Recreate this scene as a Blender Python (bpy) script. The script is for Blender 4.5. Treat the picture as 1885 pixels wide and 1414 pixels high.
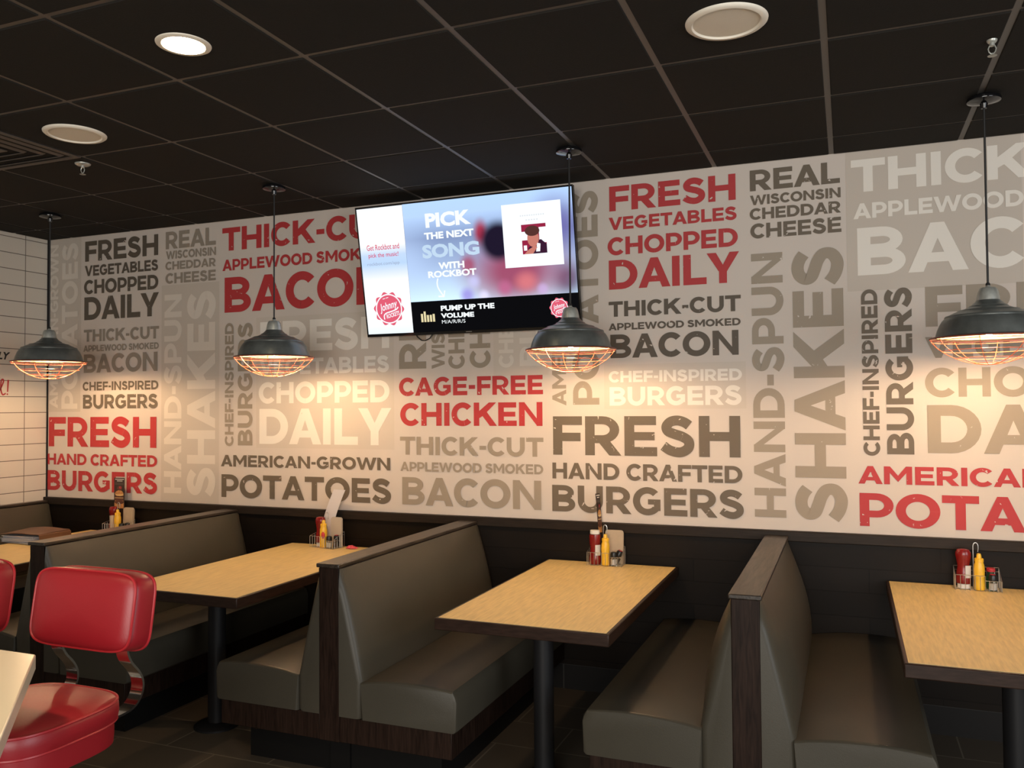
import bpy, bmesh, math, random
from mathutils import Vector, Matrix
random.seed(7)
PI = math.pi
scene = bpy.context.scene
for o in list(bpy.data.objects):
    bpy.data.objects.remove(o)
COL = scene.collection

# ------------------------------------------------------------------ camera
F_PX, YAW, PITCH, ROLL = 1546.711, -0.37928, 0.026387, -0.00725
CAM = Vector((1.27644, -4.75756, 1.6618))
_ca, _sa, _cb, _sb = math.cos(YAW), math.sin(YAW), math.cos(PITCH), math.sin(PITCH)
_f = Vector((_sa * _cb, _ca * _cb, _sb)); _r = Vector((_ca, -_sa, 0)); _u = _r.cross(_f)
_r2 = _r * math.cos(ROLL) + _u * math.sin(ROLL); _u2 = -_r * math.sin(ROLL) + _u * math.cos(ROLL)
cam_data = bpy.data.cameras.new('camera'); cam = bpy.data.objects.new('camera', cam_data); COL.objects.link(cam)
cam_data.sensor_width = 36.0; cam_data.lens = F_PX / 1885 * 36.0; cam_data.clip_start = 0.05
m = Matrix((_r2, _u2, -_f)).transposed().to_4x4(); m.translation = CAM
cam.matrix_world = m
scene.camera = cam

# ------------------------------------------------------------------ view, world, lights
vs = scene.view_settings
vs.view_transform = 'Standard'; vs.look = 'None'; vs.gamma = 1.0; vs.exposure = 0.0; vs.use_curve_mapping = False
scene.cycles.use_denoising = True
world = bpy.data.worlds.new('sky'); scene.world = world; world.use_nodes = True
bg = world.node_tree.nodes['Background']; bg.inputs[0].default_value = (0.80, 0.88, 1.0, 1); bg.inputs[1].default_value = 0.25

def area(name, loc, target, sx, sy, power, col):
    d = bpy.data.lights.new(name, 'AREA'); d.shape = 'RECTANGLE'; d.size = sx; d.size_y = sy
    d.energy = power; d.color = col
    o = bpy.data.objects.new(name, d); COL.objects.link(o); o.location = loc
    o.rotation_euler = (Vector(target) - Vector(loc)).to_track_quat('-Z', 'Y').to_euler()
    return o
# daylight coming in through the shop windows of the front wall and of the right wall
area('daylight_front_window', (1.6, -8.35, 1.75), (1.6, 0, 1.75), 4.0, 2.1, 265, (1.0, 0.95, 0.88))
area('daylight_side_window', (5.05, -4.6, 1.75), (0, -2.6, 1.6), 2.6, 2.1, 105, (0.92, 0.96, 1.0))
BULB_STRENGTH = 640.0
DOWNLIGHT_STRENGTH = 60.0
# warm recessed downlights over the counter and the aisle, behind the camera's view
def downlight(name, x, y, power):
    d = bpy.data.lights.new(name, 'SPOT'); d.energy = power; d.color = (1.0, 0.74, 0.45); d.spot_size = math.radians(105); d.spot_blend = 0.6; d.shadow_soft_size = 0.07
    o = bpy.data.objects.new(name, d); COL.objects.link(o); o.location = (x, y, 2.97); return o
downlight('counter_downlight', -1.9, -4.35, 120); downlight('counter_downlight', -0.35, -4.35, 120); downlight('aisle_downlight', 1.6, -5.6, 18)

# ------------------------------------------------------------------ materials
def mat(name, col, rough=0.5, metal=0.0, spec=0.5, noise=None, bump=None, coat=0.0):
    """noise=(scale, amount[, stretch xyz]) varies the colour, bump=(scale, strength[, stretch])"""
    m = bpy.data.materials.new(name); m.use_nodes = True
    nt = m.node_tree; b = nt.nodes['Principled BSDF']
    b.inputs['Base Color'].default_value = (*col, 1); b.inputs['Roughness'].default_value = rough
    b.inputs['Metallic'].default_value = metal; b.inputs['Specular IOR Level'].default_value = spec
    if coat: b.inputs['Coat Weight'].default_value = coat; b.inputs['Coat Roughness'].default_value = 0.15
    def tex(scale, st, detail=4):
        tc = nt.nodes.new('ShaderNodeTexCoord'); mp = nt.nodes.new('ShaderNodeMapping')
        mp.inputs['Scale'].default_value = st
        n = nt.nodes.new('ShaderNodeTexNoise'); n.inputs['Scale'].default_value = scale; n.inputs['Detail'].default_value = detail
        nt.links.new(tc.outputs['Object'], mp.inputs['Vector']); nt.links.new(mp.outputs['Vector'], n.inputs['Vector'])
        return n
    if noise:
        n = tex(noise[0], noise[2] if len(noise) > 2 else (1, 1, 1)); n.inputs['Distortion'].default_value = noise[3] if len(noise) > 3 else 0
        r = nt.nodes.new('ShaderNodeValToRGB'); a = noise[1]
        r.color_ramp.elements[0].position = 0.3; r.color_ramp.elements[1].position = 0.7
        r.color_ramp.elements[0].color = (*[max(0, c * (1 - a)) for c in col], 1)
        r.color_ramp.elements[1].color = (*[min(1, c * (1 + a)) for c in col], 1)
        nt.links.new(n.outputs['Fac'], r.inputs['Fac']); nt.links.new(r.outputs['Color'], b.inputs['Base Color'])
    if bump:
        n = tex(bump[0], bump[2] if len(bump) > 2 else (1, 1, 1))
        bp = nt.nodes.new('ShaderNodeBump'); bp.inputs['Strength'].default_value = bump[1]; bp.inputs['Distance'].default_value = 0.002
        nt.links.new(n.outputs['Fac'], bp.inputs['Height']); nt.links.new(bp.outputs['Normal'], b.inputs['Normal'])
    return m

def emit(name, col, strength):
    m = bpy.data.materials.new(name); m.use_nodes = True; nt = m.node_tree
    nt.nodes.remove(nt.nodes['Principled BSDF'])
    e = nt.nodes.new('ShaderNodeEmission'); e.inputs[0].default_value = (*col, 1); e.inputs[1].default_value = strength
    nt.links.new(e.outputs[0], nt.nodes['Material Output'].inputs['Surface'])
    return m

def brick(name, col, mortar, w, h, mw, axes, off=(0, 0), offset=0.0, rough=0.4, var=0.05, bump=0.4, spec=0.5):
    """tiles or planks laid on a wall or floor; axes = which object axes run along and across"""
    m = bpy.data.materials.new(name); m.use_nodes = True; nt = m.node_tree; b = nt.nodes['Principled BSDF']
    b.inputs['Roughness'].default_value = rough; b.inputs['Specular IOR Level'].default_value = spec
    tc = nt.nodes.new('ShaderNodeTexCoord'); sp = nt.nodes.new('ShaderNodeSeparateXYZ'); cb = nt.nodes.new('ShaderNodeCombineXYZ')
    nt.links.new(tc.outputs['Object'], sp.inputs[0])
    for i, a in enumerate(axes):
        ad = nt.nodes.new('ShaderNodeMath'); ad.operation = 'ADD'; ad.inputs[1].default_value = off[i]
        nt.links.new(sp.outputs[a], ad.inputs[0]); nt.links.new(ad.outputs[0], cb.inputs[i])
    br = nt.nodes.new('ShaderNodeTexBrick'); nt.links.new(cb.outputs[0], br.inputs['Vector'])
    br.offset = offset; br.squash = 1.0
    br.inputs['Color1'].default_value = (*col, 1); br.inputs['Color2'].default_value = (*[c * (1 - var) for c in col], 1)
    br.inputs['Mortar'].default_value = (*mortar, 1); br.inputs['Scale'].default_value = 1.0
    br.inputs['Mortar Size'].default_value = mw; br.inputs['Brick Width'].default_value = w; br.inputs['Row Height'].default_value = h
    br.inputs['Mortar Smooth'].default_value = 0.1
    nt.links.new(br.outputs['Color'], b.inputs['Base Color'])
    bp = nt.nodes.new('ShaderNodeBump'); bp.inputs['Strength'].default_value = bump; bp.inputs['Distance'].default_value = 0.003; bp.invert = True
    nt.links.new(br.outputs['Fac'], bp.inputs['Height']); nt.links.new(bp.outputs['Normal'], b.inputs['Normal'])
    return m

WALL = (0.62, 0.55, 0.487); PANEL = (0.552, 0.487, 0.417)
def worn(name, col, ground, amount=0.70):
    """printed letters with little worn flecks where the ground shows through"""
    m = mat(name, col, 0.55, spec=0.3); nt = m.node_tree; b = nt.nodes['Principled BSDF']
    tc = nt.nodes.new('ShaderNodeTexCoord')
    n1 = nt.nodes.new('ShaderNodeTexNoise'); n1.inputs['Scale'].default_value = 42; n1.inputs['Detail'].default_value = 3; n1.inputs['Distortion'].default_value = 0.6
    n2 = nt.nodes.new('ShaderNodeTexNoise'); n2.inputs['Scale'].default_value = 7; n2.inputs['Detail'].default_value = 2
    for n in (n1, n2): nt.links.new(tc.outputs['Object'], n.inputs['Vector'])
    ad = nt.nodes.new('ShaderNodeMath'); ad.operation = 'MULTIPLY_ADD'; ad.inputs[1].default_value = 0.35
    nt.links.new(n2.outputs['Fac'], ad.inputs[0]); nt.links.new(n1.outputs['Fac'], ad.inputs[2])
    r = nt.nodes.new('ShaderNodeValToRGB'); e = r.color_ramp.elements
    e[0].position = amount + 0.175; e[0].color = (*col, 1); e[1].position = amount + 0.195; e[1].color = (*ground, 1)
    nt.links.new(ad.outputs[0], r.inputs['Fac']); nt.links.new(r.outputs['Color'], b.inputs['Base Color'])
    return m

M = {}
M['wallpaper'] = mat('wallpaper', WALL, 0.6, spec=0.25)
M['wall_panel'] = mat('wallpaper_beige', PANEL, 0.6, spec=0.25)
M['wall_panel_light'] = mat('wallpaper_light_beige', (0.588, 0.52, 0.447), 0.6, spec=0.25)
M['dark'] = worn('print_dark_brown', (0.105, 0.085, 0.064), WALL)
M['brown'] = worn('print_brown', (0.145, 0.116, 0.084), WALL)
M['taupe'] = worn('print_taupe', (0.29, 0.245, 0.195), WALL, 0.75)
M['taupe2'] = worn('print_warm_taupe', (0.33, 0.275, 0.21), WALL, 0.73)
M['pale'] = worn('print_pale', (0.68, 0.615, 0.535), PANEL, 0.80)
M['white'] = worn('print_white', (0.80, 0.75, 0.67), PANEL, 0.77)
M['red'] = worn('print_red', (0.45, 0.042, 0.045), WALL)
M['tile'] = brick('white_wall_tile', (0.66, 0.61, 0.53), (0.16, 0.13, 0.11), 0.40, 0.12, 0.0028, (1, 2), (0.198, -0.08), rough=0.22, var=0.04)
M['plain_wall'] = mat('plain_wall', (0.42, 0.38, 0.33), 0.7)
M['floor'] = brick('floor_tile', (0.098, 0.080, 0.060), (0.17, 0.145, 0.11), 0.605, 0.302, 0.004, (0, 1), (0.06, -0.01), offset=0.5, rough=0.45, var=0.16, bump=0.25, spec=0.25)
M['base_tile'] = brick('base_tile', (0.014, 0.013, 0.0125), (0.04, 0.038, 0.036), 0.605, 0.30, 0.004, (0, 2), (0.30, 0.155), rough=0.5, spec=0.15)
M['wainscot'] = brick('dark_plank_wainscot', (0.0105, 0.0075, 0.0055), (0.006, 0.0045, 0.0035), 0.9, 0.125, 0.002, (0, 2), (0.1, 0.07), offset=0.37, rough=0.45, var=0.22, bump=0.5, spec=0.12)
M['rail'] = mat('dark_rail_wood', (0.022, 0.016, 0.012), 0.42, spec=0.14, noise=(9, 0.25, (1, 6, 14)))
M['ceiling_tile'] = mat('black_ceiling_tile', (0.022, 0.020, 0.0175), 0.92, spec=0.15, bump=(160, 0.5))
M['ceiling_grid'] = mat('black_ceiling_grid', (0.11, 0.10, 0.09), 0.45)
M['leather'] = mat('grey_olive_vinyl', (0.063, 0.056, 0.041), 0.40, spec=0.38, noise=(3, 0.06), bump=(260, 0.16))
M['piping'] = mat('grey_olive_piping', (0.07, 0.062, 0.05), 0.45)
M['espresso'] = mat('espresso_wood', (0.021, 0.0115, 0.008), 0.45, spec=0.14, noise=(4.5, 0.42, (12, 12, 1.1), 1.6), bump=(9, 0.25, (16, 16, 1.2)))
M['cap_wood'] = mat('cap_wood', (0.040, 0.030, 0.022), 0.36, noise=(3.2, 0.75, (14, 1.1, 9), 1.6), bump=(7, 0.35, (18, 1.4, 10)))
M['toe'] = mat('black_toe_kick', (0.007, 0.0065, 0.006), 0.7, spec=0.1)
M['laminate'] = mat('golden_laminate', (0.84, 0.63, 0.28), 0.40, spec=0.5, noise=(11, 0.11, (9, 0.9, 1)))
M['edge'] = mat('walnut_edge', (0.030, 0.016, 0.011), 0.36, spec=0.25, noise=(6, 0.3, (3, 3, 16)))
M['black_metal'] = mat('black_metal', (0.010, 0.010, 0.011), 0.5, spec=0.3)
M['galv'] = mat('galvanised_steel', (0.165, 0.178, 0.168), 0.34, metal=0.55, noise=(14, 0.25))
M['galv_light'] = mat('bright_galvanised_steel', (0.45, 0.46, 0.42), 0.36, metal=0.5, noise=(20, 0.25))
M['enamel'] = mat('white_enamel', (0.26, 0.20, 0.13), 0.45)
M['copper'] = mat('copper_red_wire', (0.78, 0.19, 0.10), 0.38, metal=0.55)
M['rim'] = mat('red_brown_rim', (0.22, 0.055, 0.035), 0.45, metal=0.3)
M['bulb'] = emit('glowing_bulb', (1.0, 0.665, 0.37), BULB_STRENGTH)
M['downlight'] = emit('glowing_lens', (1.0, 0.76, 0.42), DOWNLIGHT_STRENGTH)
M['cord'] = mat('black_cord', (0.012, 0.012, 0.012), 0.55)
M['cream'] = mat('cream_speaker', (0.88, 0.82, 0.70), 0.5)
M['cream_grille'] = mat('cream_grille', (0.80, 0.74, 0.62), 0.6, bump=(420, 0.5))
M['vent'] = mat('brown_black_vent', (0.075, 0.06, 0.05), 0.5)
M['chrome'] = mat('chrome', (0.75, 0.74, 0.72), 0.12, metal=1.0)
M['wire'] = mat('steel_wire', (0.55, 0.54, 0.52), 0.28, metal=0.9)
M['red_vinyl'] = mat('red_vinyl', (0.31, 0.009, 0.017), 0.42, spec=0.65, noise=(5, 0.05), bump=(170, 0.12))
M['red_piping'] = mat('red_piping', (0.42, 0.022, 0.03), 0.35)
M['counter'] = mat('cream_laminate', (0.82, 0.75, 0.59), 0.25)
M['counter_base'] = mat('counter_base', (0.05, 0.045, 0.04), 0.5)
M['gloss_black'] = mat('gloss_black', (0.006, 0.006, 0.007), 0.12)
M['matte_black'] = mat('matte_black', (0.012, 0.012, 0.013), 0.5)
M['ketchup'] = mat('ketchup_red', (0.19, 0.008, 0.008), 0.25, spec=0.5)
M['white_plastic'] = mat('white_plastic', (0.75, 0.72, 0.66), 0.4)
M['label_white'] = mat('paper_label', (0.62, 0.60, 0.55), 0.6)
M['mustard'] = mat('mustard_yellow', (0.85, 0.50, 0.035), 0.35)
M['label_red'] = mat('red_label', (0.50, 0.03, 0.04), 0.5)
M['lid_black'] = mat('black_lid', (0.012, 0.012, 0.012), 0.35)
M['salt'] = mat('salt', (0.92, 0.90, 0.86), 0.8)
M['pepper'] = mat('pepper', (0.06, 0.045, 0.035), 0.9, noise=(300, 0.6))
M['napkin'] = mat('kraft_napkin', (0.47, 0.38, 0.27), 0.85, noise=(30, 0.05))
M['napkin_white'] = mat('pale_napkin', (0.52, 0.46, 0.38), 0.85)
M['paper'] = mat('white_paper', (0.66, 0.64, 0.66), 0.7)
M['green'] = mat('green_lid', (0.02, 0.10, 0.04), 0.5)
M['pink'] = mat('pink_paper', (0.85, 0.12, 0.16), 0.6)
M['folder'] = mat('brown_folder', (0.125, 0.060, 0.032), 0.40, noise=(8, 0.2))
M['card_dark'] = mat('card_dark', (0.030, 0.018, 0.014), 0.35)
M['bun'] = mat('card_bun', (0.46, 0.22, 0.075), 0.4, noise=(60, 0.3))
M['patty'] = mat('card_patty', (0.10, 0.035, 0.018), 0.4, noise=(80, 0.4))
M['onion'] = mat('card_onion', (0.34, 0.03, 0.045), 0.4, noise=(90, 0.4))
M['cheese'] = mat('card_cheese', (0.68, 0.46, 0.20), 0.4)
M['acrylic'] = mat('clear_acrylic', (0.8, 0.8, 0.8), 0.08)
M['acrylic'].node_tree.nodes['Principled BSDF'].inputs['Transmission Weight'].default_value = 0.95
M['glass'] = mat('clear_glass', (0.95, 0.95, 0.93), 0.04)
M['glass'].node_tree.nodes['Principled BSDF'].inputs['Transmission Weight'].default_value = 1.0
M['window_glass'] = mat('window_glass', (1, 1, 1), 0.0)
M['window_glass'].node_tree.nodes['Principled BSDF'].inputs['Transmission Weight'].default_value = 1.0
M['black_ink'] = mat('black_ink', (0.012, 0.012, 0.012), 0.5)
M['red_ink'] = mat('red_ink', (0.36, 0.02, 0.025), 0.5)
E = {}
E['white'] = emit('screen_white', (0.90, 0.96, 1.0), 1.12)
E['text'] = emit('screen_text', (0.93, 0.98, 1.0), 1.05)
E['text_blue'] = emit('screen_text_blue', (0.62, 0.80, 1.0), 0.92)
E['black'] = emit('screen_black', (0.004, 0.004, 0.005), 1.0)
E['red'] = emit('screen_red', (0.72, 0.045, 0.10), 1.0)
E['badge'] = emit('screen_badge', (0.80, 0.12, 0.19), 1.0)
E['grey'] = emit('screen_grey', (0.36, 0.42, 0.55), 1.0)
E['pale_grey'] = emit('screen_pale_grey', (0.78, 0.80, 0.84), 1.0)
E['bars'] = emit('screen_bars', (0.83, 0.72, 0.42), 1.0)
E['skin'] = emit('screen_skin', (0.62, 0.22, 0.17), 1.0)
E['hair'] = emit('screen_hair', (0.10, 0.035, 0.03), 1.0)
E['suit'] = emit('screen_suit', (0.045, 0.012, 0.035), 1.0)
E['wine'] = emit('screen_wine', (0.33, 0.02, 0.06), 1.0)

# ------------------------------------------------------------------ mesh helpers
class MB:
    def __init__(s): s.v = []; s.f = []; s.mi = []
    def add(s, vs, fs, mi=0):
        b = len(s.v); s.v += [tuple(v) for v in vs]
        for f in fs: s.f.append([b + i for i in f]); s.mi.append(mi)
        return s
    def box(s, x0, x1, y0, y1, z0, z1, mi=0):
        return s.add([(x0,y0,z0),(x1,y0,z0),(x1,y1,z0),(x0,y1,z0),(x0,y0,z1),(x1,y0,z1),(x1,y1,z1),(x0,y1,z1)],
                     [(0,3,2,1),(4,5,6,7),(0,1,5,4),(1,2,6,5),(2,3,7,6),(3,0,4,7)], mi)
    def lathe(s, prof, n=32, c=(0, 0, 0), mi=0, sy=1.0, cap0=True, cap1=True):
        b = []; k = len(prof)
        for r, z in prof:
            for i in range(n):
                a = 2 * PI * i / n; b.append((c[0] + r * math.cos(a), c[1] + sy * r * math.sin(a), c[2] + z))
        fs = []
        for j in range(k - 1):
            for i in range(n):
                i2 = (i + 1) % n; fs.append((j*n+i, j*n+i2, (j+1)*n+i2, (j+1)*n+i))
        if cap0: fs.append(tuple(range(n))[::-1])
        if cap1: fs.append(tuple((k-1)*n + i for i in range(n)))
        return s.add(b, fs, mi)
    def tube(s, pts, r, n=8, closed=False, mi=0):
        pts = [Vector(p) for p in pts]; N = len(pts); b = []; up = Vector((0.13, 0.31, 0.94)).normalized(); fs = []
        prev = None
        for i, p in enumerate(pts):
            t = (pts[(i+1) % N] - pts[i-1]) if closed else (pts[min(i+1, N-1)] - pts[max(i-1, 0)])
            t.normalize()
            x = (prev - t * prev.dot(t)) if prev is not None else t.cross(up)
            if x.length < 1e-6: x = t.cross(Vector((1, 0, 0)))
            x.normalize(); prev = x; y = t.cross(x)
            for k in range(n):
                a = 2 * PI * k / n; b.append(p + x * (r * math.cos(a)) + y * (r * math.sin(a)))
        for i in range(N if closed else N - 1):
            j = (i + 1) % N
            for k in range(n):
                k2 = (k + 1) % n; fs.append((i*n+k, i*n+k2, j*n+k2, j*n+k))
        if not closed: fs.append(tuple(range(n))[::-1]); fs.append(tuple((N-1)*n + k for k in range(n)))
        return s.add(b, fs, mi)
    def loft(s, rings, mi=0, caps=True):
        n = len(rings[0]); b = [p for r in rings for p in r]; fs = []
        for j in range(len(rings) - 1):
            for i in range(n):
                i2 = (i + 1) % n; fs.append((j*n+i, j*n+i2, (j+1)*n+i2, (j+1)*n+i))
        if caps: fs.append(tuple(range(n))[::-1]); fs.append(tuple((len(rings)-1)*n + i for i in range(n)))
        return s.add(b, fs, mi)
    def strip(s, pts, w, nrm, th, mi=0):
        """flat bar of width w (along nrm) and thickness th following pts"""
        pts = [Vector(p) for p in pts]; nrm = Vector(nrm); rings = []
        for i, p in enumerate(pts):
            t = (pts[min(i+1, len(pts)-1)] - pts[max(i-1, 0)]).normalized(); q = t.cross(nrm).normalized()
            rings.append([p + nrm*w/2 + q*th/2, p - nrm*w/2 + q*th/2, p - nrm*w/2 - q*th/2, p + nrm*w/2 - q*th/2])
        return s.loft(rings, mi)
    def poly(s, pts, mi=0): return s.add(pts, [tuple(range(len(pts)))], mi)

def build(mb, name, mats, parent=None, smooth=False, bevel=0, fix=True, seg=2):
    me = bpy.data.meshes.new(name); me.from_pydata(mb.v, [], mb.f); 
    mats = mats if isinstance(mats, (list, tuple)) else [mats]
    for x in mats: me.materials.append(x)
    me.polygons.foreach_set('material_index', mb.mi)
    if fix:
        b = bmesh.new(); b.from_mesh(me); bmesh.ops.recalc_face_normals(b, faces=b.faces); b.to_mesh(me); b.free()
    o = bpy.data.objects.new(name, me); COL.objects.link(o)
    if parent is not None: o.parent = parent
    if bevel:
        md = o.modifiers.new('bevel', 'BEVEL'); md.width = bevel; md.segments = seg; md.limit_method = 'ANGLE'; md.angle_limit = math.radians(40)
    if smooth or bevel:
        me.polygons.foreach_set('use_smooth', [True] * len(me.polygons))
        me.set_sharp_from_angle(angle=math.radians(38))
    me.update()
    return o

def thing(name, label, cat, loc=(0, 0, 0), rotz=0, group=None):
    o = bpy.data.objects.new(name, None); COL.objects.link(o); o.empty_display_size = 0.1
    o.location = loc; o.rotation_euler = (0, 0, rotz); o['label'] = label; o['category'] = cat
    if group: o['group'] = group
    return o
def tag(o, label, cat, group=None):
    o['label'] = label; o['category'] = cat
    if group: o['group'] = group
    return o
def struct(mb, name, mats, parent=None, **k):
    o = build(mb, name, mats, parent, **k)
    if parent is None: o['kind'] = 'structure'
    return o
def children(o): return [c for c in bpy.data.objects if c.parent == o]
def dup(root, loc, rotz, label, group=None):
    r = root.copy(); COL.objects.link(r); r.location = loc; r.rotation_euler = (0, 0, rotz); r['label'] = label
    if group: r['group'] = group
    for ch in children(root):
        c = ch.copy(); COL.objects.link(c); c.parent = r
        for g in children(ch):
            d = g.copy(); COL.objects.link(d); d.parent = c
    return r

# ------------------------------------------------------------------ lettering (heavy geometric capitals, cap height 1)
S, T = 0.252, 0.225
def rc(x0, y0, x1, y1): return [(x0, y0), (x1, y0), (x1, y1), (x0, y1)]
def arc(cx, cy, rx, ry, ix, iy, a0, a1, n=20):
    out = []
    for i in range(n):
        a, b = math.radians(a0 + (a1 - a0) * i / n), math.radians(a0 + (a1 - a0) * (i + 1) / n)
        out.append([(cx + rx*math.cos(a), cy + ry*math.sin(a)), (cx + rx*math.cos(b), cy + ry*math.sin(b)),
                    (cx + ix*math.cos(b), cy + iy*math.sin(b)), (cx + ix*math.cos(a), cy + iy*math.sin(a))])
    return out
def bowl(xc, y0, y1, xr, th, tv):
    r, h = xr - xc, (y1 - y0) / 2
    return [rc(0.02, y1 - th, xc, y1), rc(0.02, y0, xc, y0 + th)] + arc(xc, (y0 + y1) / 2, r, h, r - tv, h - th, -90, 90, 14)
def mirror(ps, w): return [[(w - x, y) for x, y in p][::-1] for p in ps]
def stroke(pts, hw):
    # smooth the centre line, then offset both ways
    P = []
    n = len(pts)
    for i in range(n - 1):
        p0, p1, p2, p3 = pts[max(i-1, 0)], pts[i], pts[i+1], pts[min(i+2, n-1)]
        for k in range(5):
            t = k / 5
            P.append(tuple(0.5 * (2*p1[c] + (p2[c]-p0[c])*t + (2*p0[c]-5*p1[c]+4*p2[c]-p3[c])*t*t + (3*p1[c]-p0[c]-3*p2[c]+p3[c])*t**3) for c in (0, 1)))
    P.append(pts[-1]); L = []
    for i, p in enumerate(P):
        a, b = P[max(i-1, 0)], P[min(i+1, len(P)-1)]; dx, dy = b[0]-a[0], b[1]-a[1]; d = math.hypot(dx, dy)
        h = hw if not callable(hw) else hw(i / (len(P) - 1))
        L.append(((p[0] - dy/d*h, p[1] + dx/d*h), (p[0] + dy/d*h, p[1] - dx/d*h)))
    return [[L[i][0], L[i][1], L[i+1][1], L[i+1][0]] for i in range(len(L) - 1)]
def glyphs():
    G = {}
    stem = rc(0, 0, S, 1)
    a_ = [(0, 0), (0.28, 0), (0.665, 1), (0.415, 1)]
    G['A'] = (1.08, [a_] + mirror([a_], 1.08) + [rc(0.24, 0.19, 0.84, 0.385)], 0.0, 0.0)
    G['B'] = (0.90, [stem] + bowl(0.46, 0.445, 1, 0.85, 0.2, 0.235) + bowl(0.50, 0, 0.56, 0.90, 0.2, 0.245), .06, .04)
    G['C'] = (0.95, arc(0.52, 0.5, 0.52, 0.515, 0.265, 0.28, 41, 319, 30), .035, .02)
    G['D'] = (1.0, [stem] + bowl(0.44, 0, 1, 1.0, T, 0.26), .06, .035)
    G['E'] = (0.82, [stem, rc(0, 1-T, 0.80, 1), rc(0, 0.395, 0.76, 0.60), rc(0, 0, 0.82, T)], .06, .04)
    G['F'] = (0.78, [stem, rc(0, 1-T, 0.78, 1), rc(0, 0.355, 0.74, 0.575)], .06, .02)
    G['G'] = (1.02, arc(0.53, 0.5, 0.53, 0.515, 0.272, 0.28, 43, 318, 30) + [rc(0.55, 0.385, 1.0, 0.575), rc(0.765, 0.16, 1.0, 0.5), [(0.70, 0.045), (0.925, 0.17), (0.925, 0.3), (0.70, 0.3)]], .035, .05)
    G['H'] = (0.97, [stem, rc(0.97-S, 0, 0.97, 1), rc(0.1, 0.39, 0.9, 0.61)], .06, .06)
    G['I'] = (S, [stem], .06, .06)
    G['K'] = (1.05, [stem, [(0.2, 0.30), (0.2, 0.60), (0.69, 1), (1.02, 1), (0.44, 0.44)], [(0.36, 0.47), (0.56, 0.64), (1.05, 0), (0.73, 0)]], .06, .0)
    G['L'] = (0.76, [stem, rc(0, 0, 0.76, T)], .06, .01)
    m_ = [(0, 1), (0.265, 1), (0.61, 0.49), (0.61, 0.14), (0.15, 0.78)]
    G['M'] = (1.22, [stem, rc(1.22-S, 0, 1.22, 1), m_] + mirror([m_], 1.22), .06, .06)
    G['N'] = (1.02, [stem, rc(1.02-S, 0, 1.02, 1), [(0, 1), (0.235, 1), (1.02, 0.0), (0.79, 0)]], .06, .06)
    G['O'] = (1.12, arc(0.56, 0.5, 0.56, 0.515, 0.302, 0.28, 0, 360, 36), .03, .03)
    G['P'] = (0.88, [stem] + bowl(0.44, 0.27, 1, 0.88, 0.205, 0.245), .06, .02)
    G['R'] = (0.94, [stem] + bowl(0.45, 0.31, 1, 0.89, 0.205, 0.245) + [[(0.33, 0.36), (0.62, 0.40), (0.94, 0), (0.63, 0)]], .06, .02)
    G['S'] = (0.86, stroke([(0.715, 0.765), (0.60, 0.845), (0.44, 0.89), (0.27, 0.86), (0.165, 0.745), (0.20, 0.625), (0.36, 0.555), (0.55, 0.49), (0.695, 0.385), (0.70, 0.23), (0.57, 0.125), (0.42, 0.105), (0.24, 0.155), (0.085, 0.26)], 0.122), .03, .03)
    G['T'] = (0.90, [rc(0, 1-T, 0.90, 1), rc(0.45-S/2, 0, 0.45+S/2, 1)], .015, .015)
    G['U'] = (0.96, [rc(0, 0.42, S, 1), rc(0.96-S, 0.42, 0.96, 1)] + arc(0.48, 0.425, 0.48, 0.44, 0.48-S, 0.215, 180, 360, 18), .06, .06)
    v_ = [(0, 1), (0.29, 1), (0.665, 0), (0.415, 0)]
    G['V'] = (1.08, [v_] + mirror([v_], 1.08), .0, .0)
    w_ = [[(0, 1), (0.28, 1), (0.575, 0), (0.35, 0)], [(0.35, 0), (0.575, 0), (0.905, 1), (0.70, 1)]]
    G['W'] = (1.6, w_ + mirror(w_, 1.6), .0, .0)
    G['X'] = (1.02, [[(0, 0), (0.31, 0), (1.0, 1), (0.69, 1)], [(0.02, 1), (0.33, 1), (1.02, 0), (0.71, 0)]], .0, .0)
    y_ = [(0, 1), (0.30, 1), (0.645, 0.37), (0.395, 0.37)]
    G['Y'] = (1.04, [y_] + mirror([y_], 1.04) + [rc(0.52-S/2, 0, 0.52+S/2, 0.42)], .0, .0)
    G['-'] = (0.36, [rc(0, 0.33, 0.36, 0.54)], .05, .05)
    G['/'] = (0.55, [[(0, -0.1), (0.15, -0.1), (0.55, 1.05), (0.40, 1.05)]], .0, .0)
    G['!'] = (S, [rc(0, 0, S, 0.24), [(0.03, 0.33), (S-0.03, 0.33), (S, 1), (0, 1)]], .06, .06)
    return G
GL = glyphs()
def lay(text):
    x = 0; out = []
    for i, ch in enumerate(text):
        if ch == ' ': x += 0.36; continue
        w, ps, l, r = GL[ch]
        if i: x += l
        out += [[(px + x, py) for px, py in p] for p in ps]
        x += w + (r if i < len(text) - 1 else 0)
    return x, out
def letters(mb, text, x0, z0, x1, z1, fn, upright=0, mi=0):
    """fit text in a box; fn maps (across, up) of the surface to 3-D"""
    W, ps = lay(text)
    for i, p in enumerate(ps):
        d = i % 60 * 2.5e-5
        if upright: q = [(x1 - y * (x1 - x0), z0 + x / W * (z1 - z0)) for x, y in p]
        else: q = [(x0 + x / W * (x1 - x0), z0 + y * (z1 - z0)) for x, y in p]
        mb.poly([fn(*c, d) for c in q], mi)
_deps = bpy.context.evaluated_depsgraph_get()
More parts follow.
